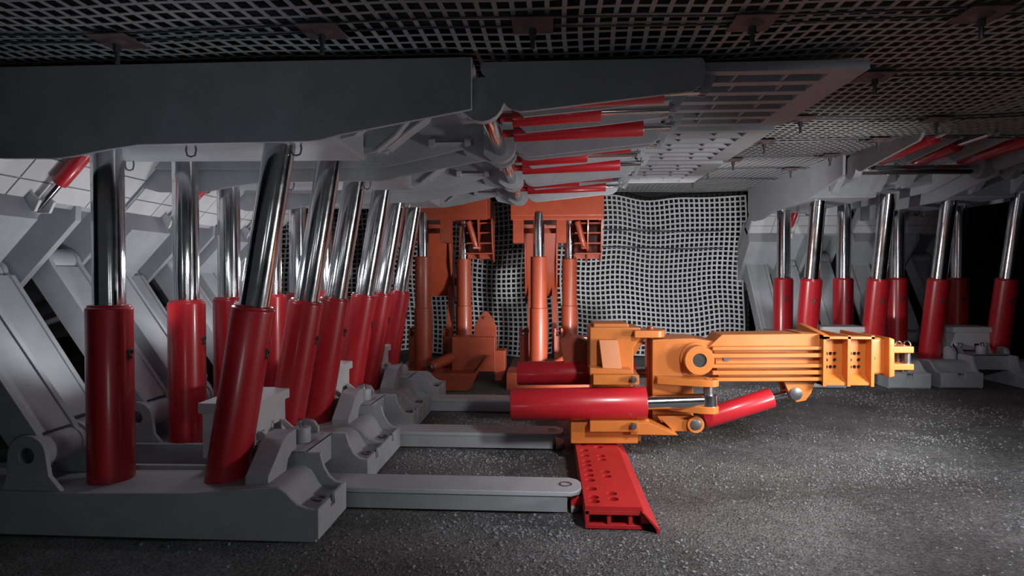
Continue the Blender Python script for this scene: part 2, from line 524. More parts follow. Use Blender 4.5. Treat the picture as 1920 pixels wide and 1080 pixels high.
    mb = B(); mb.prism([(-.84, 3.12), (-.80, 3.06), (-.52, 3.00), (-.40, 3.05), (-.40, 3.14), (-.52, 3.26), (-.84, 3.26)], 1.74, 1.775); P(mb, 'lug_cheek', 'grey', R, .004)
    mb = B(); mb.cyl((-.46, .10, 3.10), (-.46, 1.68, 3.10), .062, 28, .006); P(mb, 'hinge_pin', 'chrome', R)

    # --- hinged front canopy
    fp = [(-.46, 3.39), (-.48, 3.36), (-.475, 3.33), (-.36, 3.17), (-.29, 3.08), (-.25, 3.055), (-.20, 3.042), (-.14, 3.045), (.77, 3.14), (.98, 3.16), (1.04, 3.20), (1.07, 3.28), (1.06, 3.37), (1.04, 3.39)]
    mb = B()
    mb.prism(fp, .05, .085); mb.prism(fp, 1.69, 1.725)
    mb.box(-.45, 1.05, .085, 1.69, 3.35, 3.39)
    fpo = P(mb, 'front_canopy', 'grey', R, .005)
    for yy in (.62, 1.15):
        mb = B()
        mb.prism([(-.3, 3.24), (-.2, 3.15), (.4, 3.20), (.95, 3.26), (.98, 3.35), (-.3, 3.35)], yy, yy + .025)
        P(mb, 'stiffener', 'grey', fpo, .004)
    # jacks
    for yc, xa, xb, xc in ((.30, -.20, .83, 1.10), (.80, -.30, .42, .98), (1.36, -.32, .84, 1.10)):
        zc = 3.205
        mb = B(); mb.cyl((xa, yc, zc - .01), (xb, yc, zc + .025), .078, 32, .008)
        mb.cyl((xa - .10, yc, zc - .012), (xa, yc, zc - .01), .035, 16)
        jk = P(mb, 'front_jack', 'red', fpo)
        mb = B(); mb.cyl((xb - .02, yc, zc + .025), (xc, yc, zc + .035), .03, 20); P(mb, 'jack_rod', 'chrome', jk)
        mb = B()
        for q in (-.045, .025):
            mb.prism([(xc - .02, zc + .0), (xc + .03, zc - .005), (xc + .06, zc + .04), (xc + .10, zc + .15), (xc - .0, zc + .15)], yc + q, yc + q + .02)
        mb.box(xc, xc + .10, yc - .05, yc + .05, zc + .14, zc + .17)
        mb.cyl((xc + .02, yc - .055, zc + .035), (xc + .02, yc + .055, zc + .035), .018, 12)
        P(mb, 'rod_clevis', 'grey', jk, .003)
    # --- slide-out tip plate with a ribbed underside
    mb = B()
    mb.box(.95, 2.22, .18, 1.78, 3.385, 3.40)
    tp = P(mb, 'tip_plate', 'grey', R, .004)
    n = 7
    mb = B(); mb.box(1.98, 2.22, .18, 1.78, 3.332, 3.385); P(mb, 'tip_edge', 'grey', tp, .003)
    mb = B()
    for k in range(n):
        yy = .18 + (1.60 - .09) * k / (n - 1)
        mb.box(1.10, 1.985, yy, yy + .09, 3.332, 3.385)
    for k in range(n - 1):
        yy = .26 + 1.51 * k / (n - 1)
        for xx in (1.34 + .05 * (k % 2), 1.70 + .05 * (k % 2)):
            mb.box(xx, xx + .02, yy, yy + .18, 3.34, 3.385)
    P(mb, 'tip_rib', 'grey', tp, .003)

    # --- rear shield, sloping down behind the legs
    ang = math.atan2(.45, .42)
    ex = Vector((-math.cos(ang), 0, -math.sin(ang))); ey = Vector((0, 1, 0)); ez = Vector((math.sin(ang), 0, -math.cos(ang)))  # along, across, outward below
    T = Matrix(((ex.x, ey.x, ez.x, -3.96), (ex.y, ey.y, ez.y, 0), (ex.z, ey.z, ez.z, 2.99), (0, 0, 0, 1)))
    mb = B()
    mb.box(-.12, .66, .02, 1.77, -.2, 0, T)
    mb.box(.60, 2.7, .02, 1.77, -.36, -.19, T)
    sh = P(mb, 'rear_shield', 'grey', R, .006)
    mb = B()
    mb.prism([(.58, -.21), (.58, 0), (.66, .20), (1.75, .20), (2.4, -.10), (2.4, -.21)], .02, .66, 'y', T)
    P(mb, 'shield_girder', 'grey', sh, .006)
    for ya, yb in ((1.19, 1.26), (1.71, 1.77)):
        mb = B()
        mb.prism([(.58, -.21), (.58, 0), (.70, .10), (1.55, .10), (2.2, -.10), (2.2, -.21)], ya, yb, 'y', T)
        P(mb, 'shield_girder', 'grey', sh, .006)
    mb = B()
    for i, (a0, a1) in enumerate(((-.08, .16), (.175, .40), (.415, .60))):
        for j, (b0, b1) in enumerate(((.04, .44), (.455, .86), (.875, 1.30), (1.315, 1.75))):
            mb.box(a0, a1, b0, b1, 0, .012, T)
    P(mb, 'cover_plate', 'pale', sh, .002)
    mb = B(); c1 = T @ Vector((.12, .24, .02))
    mb.tube(T @ Vector((.10, .24, .012)), T @ Vector((.10, .24, .028)), .05, .034, 18); mb.tube(T @ Vector((.10, 1.0, .012)), T @ Vector((.10, 1.0, .028)), .05, .034, 18)
    P(mb, 'shield_ring', 'pin', sh)
    mb = B(); mb.cyl(T @ Vector((-.05, .72, .09)), T @ Vector((.34, .72, .09)), .062, 28, .006); mb.cyl(T @ Vector((-.12, .72, .09)), T @ Vector((-.05, .72, .09)), .04, 16)
    sj = P(mb, 'side_jack', 'red', sh)
    mb = B(); mb.cyl(T @ Vector((.32, .72, .09)), T @ Vector((.62, .72, .09)), .034, 20); P(mb, 'jack_rod', 'chrome', sj)
    for dy in (-.09, .06):
        mb = B()
        mb.prism([(.52, .012), (.52, .12), (.62, .15), (.74, .012)], .72 + dy, .72 + dy + .03, 'y', T)
        P(mb, 'jack_bracket', 'pale', sj, .004)
    # --- lemniscate links
    def link(y0, y1, pa, pb, ra, rb, w, name):
        a = Vector((pa[0], 0, pa[1])); b = Vector((pb[0], 0, pb[1])); d = (b - a); L = d.length; d.normalize()
        nx = Vector((d.z, 0, -d.x))
        Tk = Matrix(((d.x, 0, nx.x, a.x), (0, 1, 0, 0), (d.z, 0, nx.z, a.z), (0, 0, 0, 1)))
        out = [(ra * math.cos(t), ra * math.sin(t)) for t in [(60 + 20 * k) * PI / 180 for k in range(13)]]
        out += [(ra * .9, -w)] + [(L - rb * .9, -w)]
        out += [(L + rb * math.cos(t), rb * math.sin(t)) for t in [(-120 + 20 * k) * PI / 180 for k in range(13)]]
        out += [(L - rb * .9, w), (ra * .9, w)]
        mb = B()
        mb.plate(out, [circ(0, 0, ra * .42), circ(L, 0, rb * .42)], y0, y0 + .05, 'y', Tk)
        mb.plate(out, [circ(0, 0, ra * .42), circ(L, 0, rb * .42)], y1 - .05, y1, 'y', Tk)
        mb.box(ra * .8, L - rb * .8, y0 + .05, y1 - .05, -w + .015, w - .015, Tk)
        mb.tube(a + Vector((0, y0 + .05, 0)), a + Vector((0, y1 - .05, 0)), ra * .93, ra * .45, 24)
        mb.tube(b + Vector((0, y0 + .05, 0)), b + Vector((0, y1 - .05, 0)), rb * .93, rb * .45, 24)
        return P(mb, name, 'grey', R, .005)
    for ya in (.125, 1.335):
        link(ya - .035, ya + .365, (-4.86, 2.03), (-3.85, .57), .145, .13, .12, 'front_link')
    link(.62, 1.16, (-5.12, 1.92), (-4.20, .52), .13, .12, .15, 'rear_link')
    for ya in (.125, 1.335):
        mb = B(); mb.cyl((-3.85, ya - .06, .57), (-3.85, ya + .39, .57), .055, 20, .004); P(mb, 'link_pin', 'pin', R)
    mb = B(); mb.cyl((-4.20, .56, .52), (-4.20, 1.22, .52), .05, 20, .004)
    P(mb, 'link_pin', 'pin', R)
    return R


PITCH = 1.80
Y0 = 4.235
left1 = make_support('grey roof support with red legs, nearest of the left row and cut by the frame', 1, 1, (-2.6, Y0 + .9, 0), 0, 'roof supports in the left row')
for k, lab in ((1, 'grey roof support with red legs, middle of the three in the left row'),
               (2, 'grey roof support with red legs, farthest of the left row, beside the red-orange props')):
    c = copy_tree(left1); c['label'] = lab; c.location = (-2.6, Y0 + .9 + PITCH * k, 0)
S, SZ = 1.15, 1.11
right1 = make_support('grey roof support at the right beside the back wall mesh, facing the camera', S, SZ, (5.37, 11.75, 0), -PI / 2, 'roof supports in the right row', False)
c = copy_tree(right1); c['label'] = 'dim grey roof support at the far right edge, facing the camera'; c.location = (7.63, 11.83, 0)


# ------------------------------------------------------------------ push beams
def push_beam(label, y, x1, loc_scale=1.0):
    mb = MB()
    mb.box(-2.9, x1 - .05, y, y + .34, .02, .145)
    o_out = [(-2.92, y - .01), (x1 - .02, y - .01), (x1 + .04, y + .03), (x1 + .07, y + .10), (x1 + .07, y + .24), (x1 + .04, y + .31), (x1 - .02, y + .35), (-2.92, y + .35)]
    t = thing('push_beam', label, 'push beam', (-1.0, y + .17, 0), 'grey push beams')
    off = Vector((-1.0, y + .17, 0))
    a = MB((1, 1, 1), off); a.box(-2.9, x1 - .05, y, y + .34, .0, .13); a.build('beam', 'grey', t, .006)
    a = MB((1, 1, 1), off); a.prism(o_out, .13, .17, 'z'); a.build('cover_strip', 'grey', t, .008)
    a = MB((1, 1, 1), off); a.tube((x1 - .06, y + .17, .168), (x1 - .06, y + .17, .176), .055, .042, 20); a.build('pin_cap', 'pin', t)
    a = MB((1, 1, 1), off); a.prism(o_out[1:-1], .0, .04, 'z'); a.build('tongue', 'grey', t, .004)
    return t


push_beam('grey push beam nearest the camera, reaching to the red perforated beam', 4.90, .20)
push_beam('middle grey push beam, reaching under the orange carriage', 6.70, .10)
push_beam('farthest grey push beam, running behind the red horizontal cylinder', 8.50, .10)

# ------------------------------------------------------------------ red perforated beam
t = thing('perforated_beam', 'red perforated steel beam on the floor under the orange carriage', 'beam', (.49, 5.6, 0))
off = Vector((.49, 5.6, 0))
ya, yb, xa, xb = 4.60, 8.2, .275, .70
holes = []
for yy in (4.70, 4.79, 4.98, 5.19, 5.32, 5.45, 5.60, 5.72, 5.90, 6.08, 6.3, 6.7, 7.1):
    holes.append(circ(.35, yy, .043))
for yy in (4.76, 4.88, 5.30, 5.42, 5.78, 5.90, 6.2, 6.6):
    holes.append(circ(.50, yy, .043))
mb = MB((1, 1, 1), off); mb.plate([(xa, ya), (xb, ya), (xb, yb), (xa, yb)], holes, .135, .17); top = mb.build('top_plate', 'redbeam', t)
mb = MB((1, 1, 1), off); mb.box(xa + .032, .598, ya + .035, yb - .02, .10, .106); mb.build('hole_shade_plate', 'rock', t)  # dark plate added so the holes above read as shaded
mb = MB((1, 1, 1), off)
mb.box(xa, xb, ya, yb, .0, .03); mb.box(xa, xa + .03, ya, yb, .03, .135); mb.box(.44, .47, ya + .01, yb, .03, .135); mb.box(.60, .63, ya + .01, yb, .03, .135)
mb.box(xa, xb, ya, ya + .03, .105, .135)
mb.build('box_web', 'redbeam', t, .003)
mb = MB((1, 1, 1), off)
mb.prism([(.69, .15), (.71, .15), (.82, .03), (.82, 0), (.795, 0), (.795, .025)], ya - .06, yb)
fl = mb.build('side_flange', 'redbeam', t, .003)
mb = MB((1, 1, 1), off)
for k in range(26):
    yy = ya + .04 + .075 * k
    mb.prism([(.695, .13), (.79, .03), (.695, .03)], yy, yy + .02)
mb.build('flange_rib', 'redbeam', t, .002)
mb = MB((1, 1, 1), off)
for yy in (4.95, 5.20):
    mb.prism([(.18, .04), (.275, .04), (.275, .11), (.18, .11)], yy, yy + .04)
mb.build('connecting_lug', 'redbeam', t, .003)


# ------------------------------------------------------------------ red-orange end props (seen at the back)
def make_prop(label, loc, lug):
    Z = (0, 0, 0)
    base = Vector((0, 10.9, 0))
    R = thing('end_support', label, 'end support', base + Vector(loc), 'red-orange end supports')
    B = lambda: MB((1, 1, 1), base)
    P = lambda mb_, name, par=R, mat='rust', bv=.006: mb_.build(name, mat, par, bv)
    # base sled
    mb = B()
    mb.prism([(-.70, 0), (.66, 0), (.78, .27), (.78, .29), (-.70, .29)], 10.12, 10.75)
    mb.box(-.70, .62, 10.75, 12.1, 0, .26)
    bs = P(mb, 'base_sled')
    mb = B(); mb.prism([(.66, .02), (.70, .02), (.83, .30), (1.02, .56), (.98, .57), (.79, .31)], 10.14, 10.40)
    P(mb, 'deflector', bs, bv=.003)
    mb = B(); mb.box(.35, 1.09, 10.45, 10.85, .27, .86); mb.box(1.07, 1.25, 10.55, 10.95, .10, .62)
    bk = P(mb, 'valve_box', bs, bv=.012)
    if lug:
      mb = B(); tab = [(.73, .85), (1.11, .85), (1.11, 1.03), (1.01, 1.22), (.96, 1.28), (.92, 1.30), (.88, 1.28), (.83, 1.22), (.73, 1.03)]
      mb.prism(tab, 10.50, 10.54); mb.cyl((.91, 10.46, 1.18), (.91, 10.52, 1.18), .022, 12)
      P(mb, 'lug_plate', bk, bv=.004)
    mb = B(); mb.cyl((.07, 10.05, .40), (.36, 10.42, .52), .085, 24, .01); jk = P(mb, 'side_jack', bs, bv=0)
    mb = B(); mb.cyl((.05, 10.02, .39), (.085, 10.07, .406), .055, 20); P(mb, 'jack_rod', jk, 'chrome', 0)
    # props
    def prop(x, y, z0, z1, z2, r, rr):
        mb = B(); h = z1 - z0
        mb.rings((x, y, z0), (x, y, 9), [(0, r * 1.1), (h * .56, r * 1.1), (h * .565, r), (h - .01, r), (h, r - .01)], 36)
        lg = P(mb, 'leg_cylinder', bv=0)
        mb = B(); mb.cyl((x, y, z1 - .05), (x, y, z2), rr, 32); P(mb, 'piston_rod', lg, 'chrome', 0)
    prop(-.175, 10.62, .2, 2.23, 2.98, .14, .098)
    prop(.39, 11.65, .2, 2.22, 2.98, .14, .092)
    # canopy
    mb = B()
    mb.box(-.66, .94, 10.55, 12.3, 2.93, 3.30)
    mb.box(-.66, .94, 10.57, 10.62, 2.86, 2.94)
    cn = P(mb, 'canopy', bv=.012)
    mb = B()
    mb.box(-.62, -.44, 10.58, 10.9, 2.47, 2.90); mb.box(.13, .30, 10.58, 10.9, 2.47, 2.90); mb.box(-.44, .13, 11.0, 11.05, 2.66, 2.75)
    P(mb, 'hanging_bracket', cn, bv=.005)
    mb = B()
    for xx in (.70, .95):
        mb.prism([(11.2, 2.93), (11.75, 2.93), (11.70, 2.15), (11.55, 2.22), (11.35, 2.45)], xx, xx + .025, 'x')
    for zz in (2.30, 2.49, 2.68, 2.86):
        mb.box(.48, .97, 11.36, 11.72, zz, zz + .022)
    mb.box(.46, .97, 11.70, 11.73, 2.22, 2.95)
    P(mb, 'lattice_bracket', cn, bv=.002)
    mb = B(); mb.cyl((.52, 11.30, 2.90), (.66, 11.42, 2.42), .055, 20, .006); mb.cyl((.60, 11.36, 2.42), (.73, 11.42, 2.42), .03, 12)
    P(mb, 'swing_jack', cn, bv=0)
    # rear plate and links
    mb = B()
    mb.prism([(11.35, 2.85), (11.55, 2.85), (12.05, 1.95), (12.15, 1.60), (12.05, 1.5), (11.9, 1.65), (11.75, 2.0)], -.42, .13, 'x')
    for xx in (-.46, .13):
        mb.prism([(11.35, 2.85), (11.6, 2.85), (12.15, 1.95), (12.22, 1.60), (12.05, 1.35), (11.85, 1.65), (11.6, 2.1)], xx, xx + .04, 'x')
    sh = P(mb, 'rear_plate', bv=.006)
    mb = B()
    for xx in (-.40, .06):
        mb.prism([(11.95, 1.95), (12.15, 1.85), (11.75, .35), (11.5, .35)], xx, xx + .10, 'x')
    P(mb, 'rear_link', bv=.006)
    mb = B(); mb.cyl((-.50, 12.05, 1.78), (.21, 12.05, 1.78), .085, 24, .008); P(mb, 'link_pin', sh, bv=0)
    for xx in (-.52, .10):
        mb = B()
        mb.box(xx, xx + .15, 11.0, 11.3, .25, .82)
        mb.box(xx, xx + .035, 11.0, 11.3, .82, .96); mb.box(xx + .115, xx + .15, 11.0, 11.3, .82, .96)
        mb.cyl((xx - .015, 11.1, .90), (xx + .165, 11.1, .90), .03, 14)
        P(mb, 'clevis_post', bs, bv=.005)
    return R


make_prop('red-orange end support behind the manipulator, nearer the middle of the back wall', (0, 0, 0), False)
make_prop('red-orange end support just beyond the left row of grey supports', (-1.997, -.11, 0), True)

# ------------------------------------------------------------------ manipulator
YM = 6.55
base = Vector((.95, YM, 0))
R = thing('manipulator', 'orange manipulator with long arm and red cylinders, standing on the red perforated beam', 'manipulator', base)
B = lambda: MB((1, 1, 1), base)
P = lambda mb_, name, par=R, mat='orange', bv=.006: mb_.build(name, mat, par, bv)


def poly(mb_, pts, Y, y0, y1):
    mb_.prism(pxz(pts, Y), y0, y1)


# carriage standing on the beam
mb = B()
poly(mb, [(1070, 790), (1216, 786), (1222, 806), (1196, 812), (1196, 832), (1070, 832)], 6.25, 6.25, 7.15)
mb.box(.30, .95, 6.35, 7.1, .19, .42)
cg = P(mb, 'carriage', bv=.01)
mb = B()
poly(mb, [(1106, 790), (1198, 790), (1198, 810), (1106, 810)], 6.14, 6.14, 6.27)
mb.prism([(.82, .30), (1.30, .30), (1.02, .42), (.82, .42)], 6.2, 6.6)
P(mb, 'lower_clamp', cg, bv=.006)
mb = B(); c = at(1188, 800, 6.1); mb.cyl((c.x, 6.10, c.z), (c.x, 6.16, c.z), .035, 6); mb.cyl((c.x, 6.07, c.z), (c.x, 6.11, c.z), .022, 14)
P(mb, 'bolt', cg, 'pin', 0)
# column
mb = B()
poly(mb, [(1106, 702), (1106, 614), (1201, 614), (1201, 634), (1188, 652), (1188, 702)], 6.5, 6.5, 7.0)
poly(mb, [(1112, 606), (1178, 606), (1178, 615), (1112, 615)], 6.6, 6.55, 7.0)
mb.box(at(1110, 700, 6.5).x, at(1188, 700, 6.5).x, 6.55, 6.95, .40, .95)
cl = P(mb, 'column', R, bv=.012)
mb = B(); a = at(1123, 637, 6.44); b2 = at(1158, 637, 6.44); c2 = at(1166, 692, 6.35); d2 = at(1130, 692, 6.35)
for (y0, y1) in ((0, 0),):
    v = [mb.V(q) for q in (a, b2, c2, d2)] + [mb.V(q + Vector((0, .14, 0))) for q in (a, b2, c2, d2)]
    mb.f += [[v[0], v[1], v[2], v[3]], [v[7], v[6], v[5], v[4]], [v[0], v[4], v[5], v[1]], [v[1], v[5], v[6], v[2]], [v[2], v[6], v[7], v[3]], [v[3], v[7], v[4], v[0]]]
P(mb, 'inclined_plate', cl, bv=.006)
mb = B(); poly(mb, [(1112, 703), (1198, 703), (1198, 721), (1112, 721)], 6.2, 6.18, 6.5)
poly(mb, [(1106, 690), (1185, 694), (1190, 704), (1106, 704)], 6.3, 6.3, 6.6)
uc = P(mb, 'upper_clamp', cl, bv=.006)
mb = B(); c = at(1188, 712, 6.14); mb.cyl((c.x, 6.13, c.z), (c.x, 6.19, c.z), .035, 6); mb.cyl((c.x, 6.10, c.z), (c.x, 6.14, c.z), .022, 14)
P(mb, 'bolt', cl, 'pin', 0)
mb = B(); poly(mb, [(1060, 700), (1050, 640), (1070, 626), (1108, 640), (1108, 700)], 7.1, 6.95, 7.25)
P(mb, 'rear_bracket', cl, 'rust', .006)
# bearing arms holding the slewing shaft
mb = B()
x0 = at(1185, 620, 6.6).x; x1 = at(1228, 620, 6.6).x; zt = at(1200, 617, 6.6).z
out = [(x0, 6.40), (x1, 6.42)] + [(x1 + .11 * math.cos(q) * .9, 6.60 + .18 * math.sin(q)) for q in [(-80 + 16 * k) * PI / 180 for k in range(11)]] + [(x1, 6.78), (x0, 6.80)]
mb.prism(out, zt - .075, zt, 'z')
poly(mb, [(1186, 632), (1212, 632), (1192, 664), (1186, 668)], 6.55, 6.55, 6.65)
P(mb, 'bearing_arm', cl, bv=.008)
# slewing body
mb = B()
poly(mb, [(1223, 637), (1300, 634), (1340, 640), (1345, 655), (1330, 700), (1300, 712), (1300, 742), (1223, 742)], 6.45, 6.45, 6.95)
poly(mb, [(1223, 741), (1300, 741), (1300, 790), (1223, 790)], 6.5, 6.5, 6.9)
sb = P(mb, 'slewing_body', R, bv=.01)
mb = B(); sx_ = at(1219, 700, 6.6).x; mb.cyl((sx_, 6.6, .22), (sx_, 6.6, zt + .03), .035, 18); P(mb, 'slewing_shaft', sb, 'rust', 0)
xl = at(1232, 720, 6.35).x; xr = at(1325, 720, 6.35).x
zu = at(1330, 716, 6.3).z; zl = at(1330, 766, 6.3).z
for nm, zz, xs in (('cylinder_lug', zu, xl), ('cylinder_lug', zl, xl + .12)):
    mb = B()
    out = [(xs, 6.62), (xs, 6.34), (xr - .1, 6.20)] + [(xr + .10 * math.cos(q), 6.28 + .10 * math.sin(q)) for q in [(-80 + 16 * k) * PI / 180 for k in range(11)]] + [(xr, 6.44)]
    mb.prism(out, zz - .035, zz + .035, 'z')
    mb.tube((xr, 6.28, zz + .03), (xr, 6.28, zz + .042), .035, .02, 16)
    P(mb, nm, sb, bv=.008)
mb = B(); mb.cyl((xr, 6.28, zl - .03), (xr, 6.28, zu + .03), .05, 20); P(mb, 'lug_pin', sb, 'pin', 0)
# foot bracket with the lifting jack pin
mb = B()
poly(mb, [(1240, 786), (1300, 786), (1316, 792), (1316, 803), (1300, 808), (1262, 808)], 6.4, 6.38, 6.44)
poly(mb, [(1240, 786), (1300, 786), (1316, 792), (1316, 803), (1300, 808), (1262, 808)], 6.4, 6.62, 6.68)
poly(mb, [(1232, 780), (1300, 780), (1300, 792), (1240, 792)], 6.4, 6.40, 6.8)
mb.tube(at(1305, 797, 6.33), at(1305, 797, 6.33) + Vector((0, .06, 0)), .085, .055, 24)
P(mb, 'jack_bracket', sb, bv=.005)
mb = B(); c = at(1305, 797, 6.32); mb.cyl(c, c + Vector((0, .42, 0)), .054, 24, .004); P(mb, 'jack_pin', sb, 'pin', 0)
# horizontal cylinders
mb = B(); a = at(958, 759, 6.28); b2 = at(1211, 755, 6.28); mb.cyl(a, b2, .165, 48, .012); cy = P(mb, 'slewing_cylinder', R, 'red', 0)
mb = B(); e = at(1318, 751, 6.28); mb.cyl(b2 - (b2 - a).normalized() * .03, e, .072, 36)
mb.cyl(e - Vector((.01, 0, 0)), e + Vector((.02, 0, 0)), .06, 30)
mb.tube(Vector((xr, 6.28, e.z - .06)), Vector((xr, 6.28, e.z + .06)), .085, .045, 24)
P(mb, 'piston_rod', cy, 'chrome', 0)
mb = B(); a = at(970, 700, 7.0); b2 = at(1190, 698, 7.0); mb.cyl(a, b2, .135, 40, .012); cy = P(mb, 'slewing_cylinder', R, 'red', 0)
mb = B(); mb.cyl(b2 - Vector((.03, 0, 0)), at(1260, 698, 7.0), .06, 28); P(mb, 'piston_rod', cy, 'chrome', 0)
# lifting jack
mb = B(); a = at(1318, 786, 6.55); b2 = at(1447, 745, 6.55); mb.cyl(a, b2, .105, 40, .01); lj = P(mb, 'lifting_jack', R, 'red', 0)
mb = B(); e = at(1490, 735, 6.55); mb.cyl(b2 - (b2 - a).normalized() * .03, e, .035, 24); P(mb, 'piston_rod', lj, 'chrome', 0)
# telescopic arm
ar = None
mb = B()
poly(mb, [(1330, 652), (1350, 627), (1540, 625), (1540, 652)], 6.5, 6.50, 6.85)       # chamfered top
for k, (ya_, yb_) in enumerate(((650, 657), (663, 671), (683, 690), (695, 703), (708, 715))):
    poly(mb, [(1335, ya_), (1540, ya_ - 1), (1540, yb_ - 1), (1335, yb_)], 6.38, 6.36, 6.50)
poly(mb, [(1332, 640), (1540, 638), (1540, 714), (1345, 714)], 6.5, 6.44, 6.92)
poly(mb, [(1325, 652), (1352, 627), (1540, 625), (1540, 650)], 6.45, 6.42, 6.52)
ar = P(mb, 'arm', R, bv=.008)
c = at(1312, 676, 6.30)
mb = B(); mb.tube(c, c + Vector((0, .20, 0)), .148, .07, 40); mb.tube(c + Vector((0, .12, 0)), c + Vector((0, .72, 0)), .17, .07, 40)
P(mb, 'pivot_boss', ar, bv=.004)
mb = B(); mb.cyl(c + Vector((0, .015, 0)), c + Vector((0, .70, 0)), .071, 28); P(mb, 'bore_shade_plug', ar, 'dark', 0)  # near-black plug, paints the shade inside the open bore
c = at(1362, 673, 6.43); mb = B(); mb.cyl(c, c + Vector((0, .05, 0)), .03, 16); P(mb, 'arm_pin', ar, 'pin', 0)
mb = B(); q = [(1290, 652), (1300, 646), (1335, 634), (1342, 641), (1330, 648), (1310, 654)]
poly(mb, q, 6.75, 6.72, 6.9); P(mb, 'guard', ar, bv=.003)
# lug under the arm for the jack
mb = B()
for y_ in (6.44, 6.62):
    poly(mb, [(1466, 714), (1524, 714), (1516, 736), (1506, 749), (1490, 752), (1480, 746)], 6.5, y_, y_ + .05)
P(mb, 'jack_lug', ar, bv=.004)
c = at(1493, 739, 6.42); mb = B(); mb.cyl(c, c + Vector((0, .28, 0)), .064, 24, .004); P(mb, 'jack_pin', ar, 'pin', 0)
# flanged sleeve with two bays of holes
mb = B()
L0 = at(1534, 672, 6.45).x; L1 = at(1581, 672, 6.45).x; L2 = at(1628, 672, 6.45).x
zt_, zb_ = at(1580, 629, 6.45).z, at(1580, 719, 6.45).z
hs = []
for xo in (L0, L1):
    for hx in (15, 23, 31):
        for hy in (663, 675, 688):
            if hy == 675 and hx == 23:
                continue
            hc = at(1534 + hx + (0 if xo == L0 else 45), hy, 6.45); hs.append(circ(hc.x, hc.z, .019, 14))
mb.plate([(L0, zb_), (L2, zb_), (L2, zt_), (L0, zt_)], hs, 6.45, 6.47, 'y')
mb.box(L0, L2, 6.50, 6.95, zb_ + .02, zt_ - .02)
for xx in (L0, L1 - .012, L2 - .03):
    mb.box(xx, xx + .03, 6.33, 7.0, zb_ - .01, zt_ + .01)
mb.prism([(6.33, zt_ - .002), (6.35, zt_ + .012), (6.9, zt_ + .08), (7.0, zt_ + .08), (7.0, zt_ - .03), (6.33, zt_ - .03)], L0, L0 + .06, 'x')
mb.box(L0, L2, 6.33, 6.46, zt_ - .025, zt_); mb.box(L0, L2, 6.35, 6.46, zb_, zb_ + .03)
v0 = L0 - .09
mb.prism([(L0 - .16, zt_ + .02), (L0, zt_ + .02), (L0, zt_ - .04), (L0 - .05, zt_ - .04)], 6.5, 6.95)
sl = P(mb, 'sleeve', ar, bv=.006)
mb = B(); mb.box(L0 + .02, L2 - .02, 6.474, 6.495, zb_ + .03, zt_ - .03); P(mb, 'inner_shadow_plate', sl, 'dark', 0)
mb = B()
for xo0, xo1 in ((L0 + .03, L1 - .012), (L1 + .018, L2 - .03)):
    mb.prism([(6.36, zb_ + .03), (6.45, zb_ + .10), (6.45, zb_ + .03)], xo0, xo1, 'x')
P(mb, 'sloped_sill', sl, bv=.003)
# head
mb = B()
poly(mb, [(1628, 636), (1650, 633), (1668, 637), (1668, 703), (1628, 703)], 6.45, 6.45, 6.9)
hd = P(mb, 'head', ar, bv=.03)
mb = B(); c = at(1635, 672, 6.44); mb.cyl(c, c + Vector((0, .03, 0)), .033, 18); P(mb, 'head_hole_shade', hd, 'dark', 0)  # solid dark disc painted as the shade of a hole
mb = B(); poly(mb, [(1665, 632), (1676, 636), (1676, 706), (1665, 708)], 6.38, 6.36, 6.95); P(mb, 'head_flange', hd, bv=.012)
for ya_, yb_ in ((650, 662), (683, 694)):
    mb = B(); poly(mb, [(1675, ya_), (1714, ya_), (1714, yb_), (1675, yb_)], 6.42, 6.42, 6.75); P(mb, 'fork_prong', hd, bv=.006)
for px_, yy in ((1685, 6.60), (1701, 6.50)):
    a = at(px_, 652, yy); b2 = at(px_, 696, yy)
    mb = B(); mb.cyl(b2, a, .032, 18); pn = P(mb, 'fork_pin', hd, 'pin', 0)
    mb = B(); mb.sweep([(a.x + .035 * math.cos(q), yy, a.z + .02 + .05 * math.sin(q)) for q in [PI * k / 8 for k in range(9)]], .008, 8)
    P(mb, 'pin_hook', pn, 'chrome', 0)

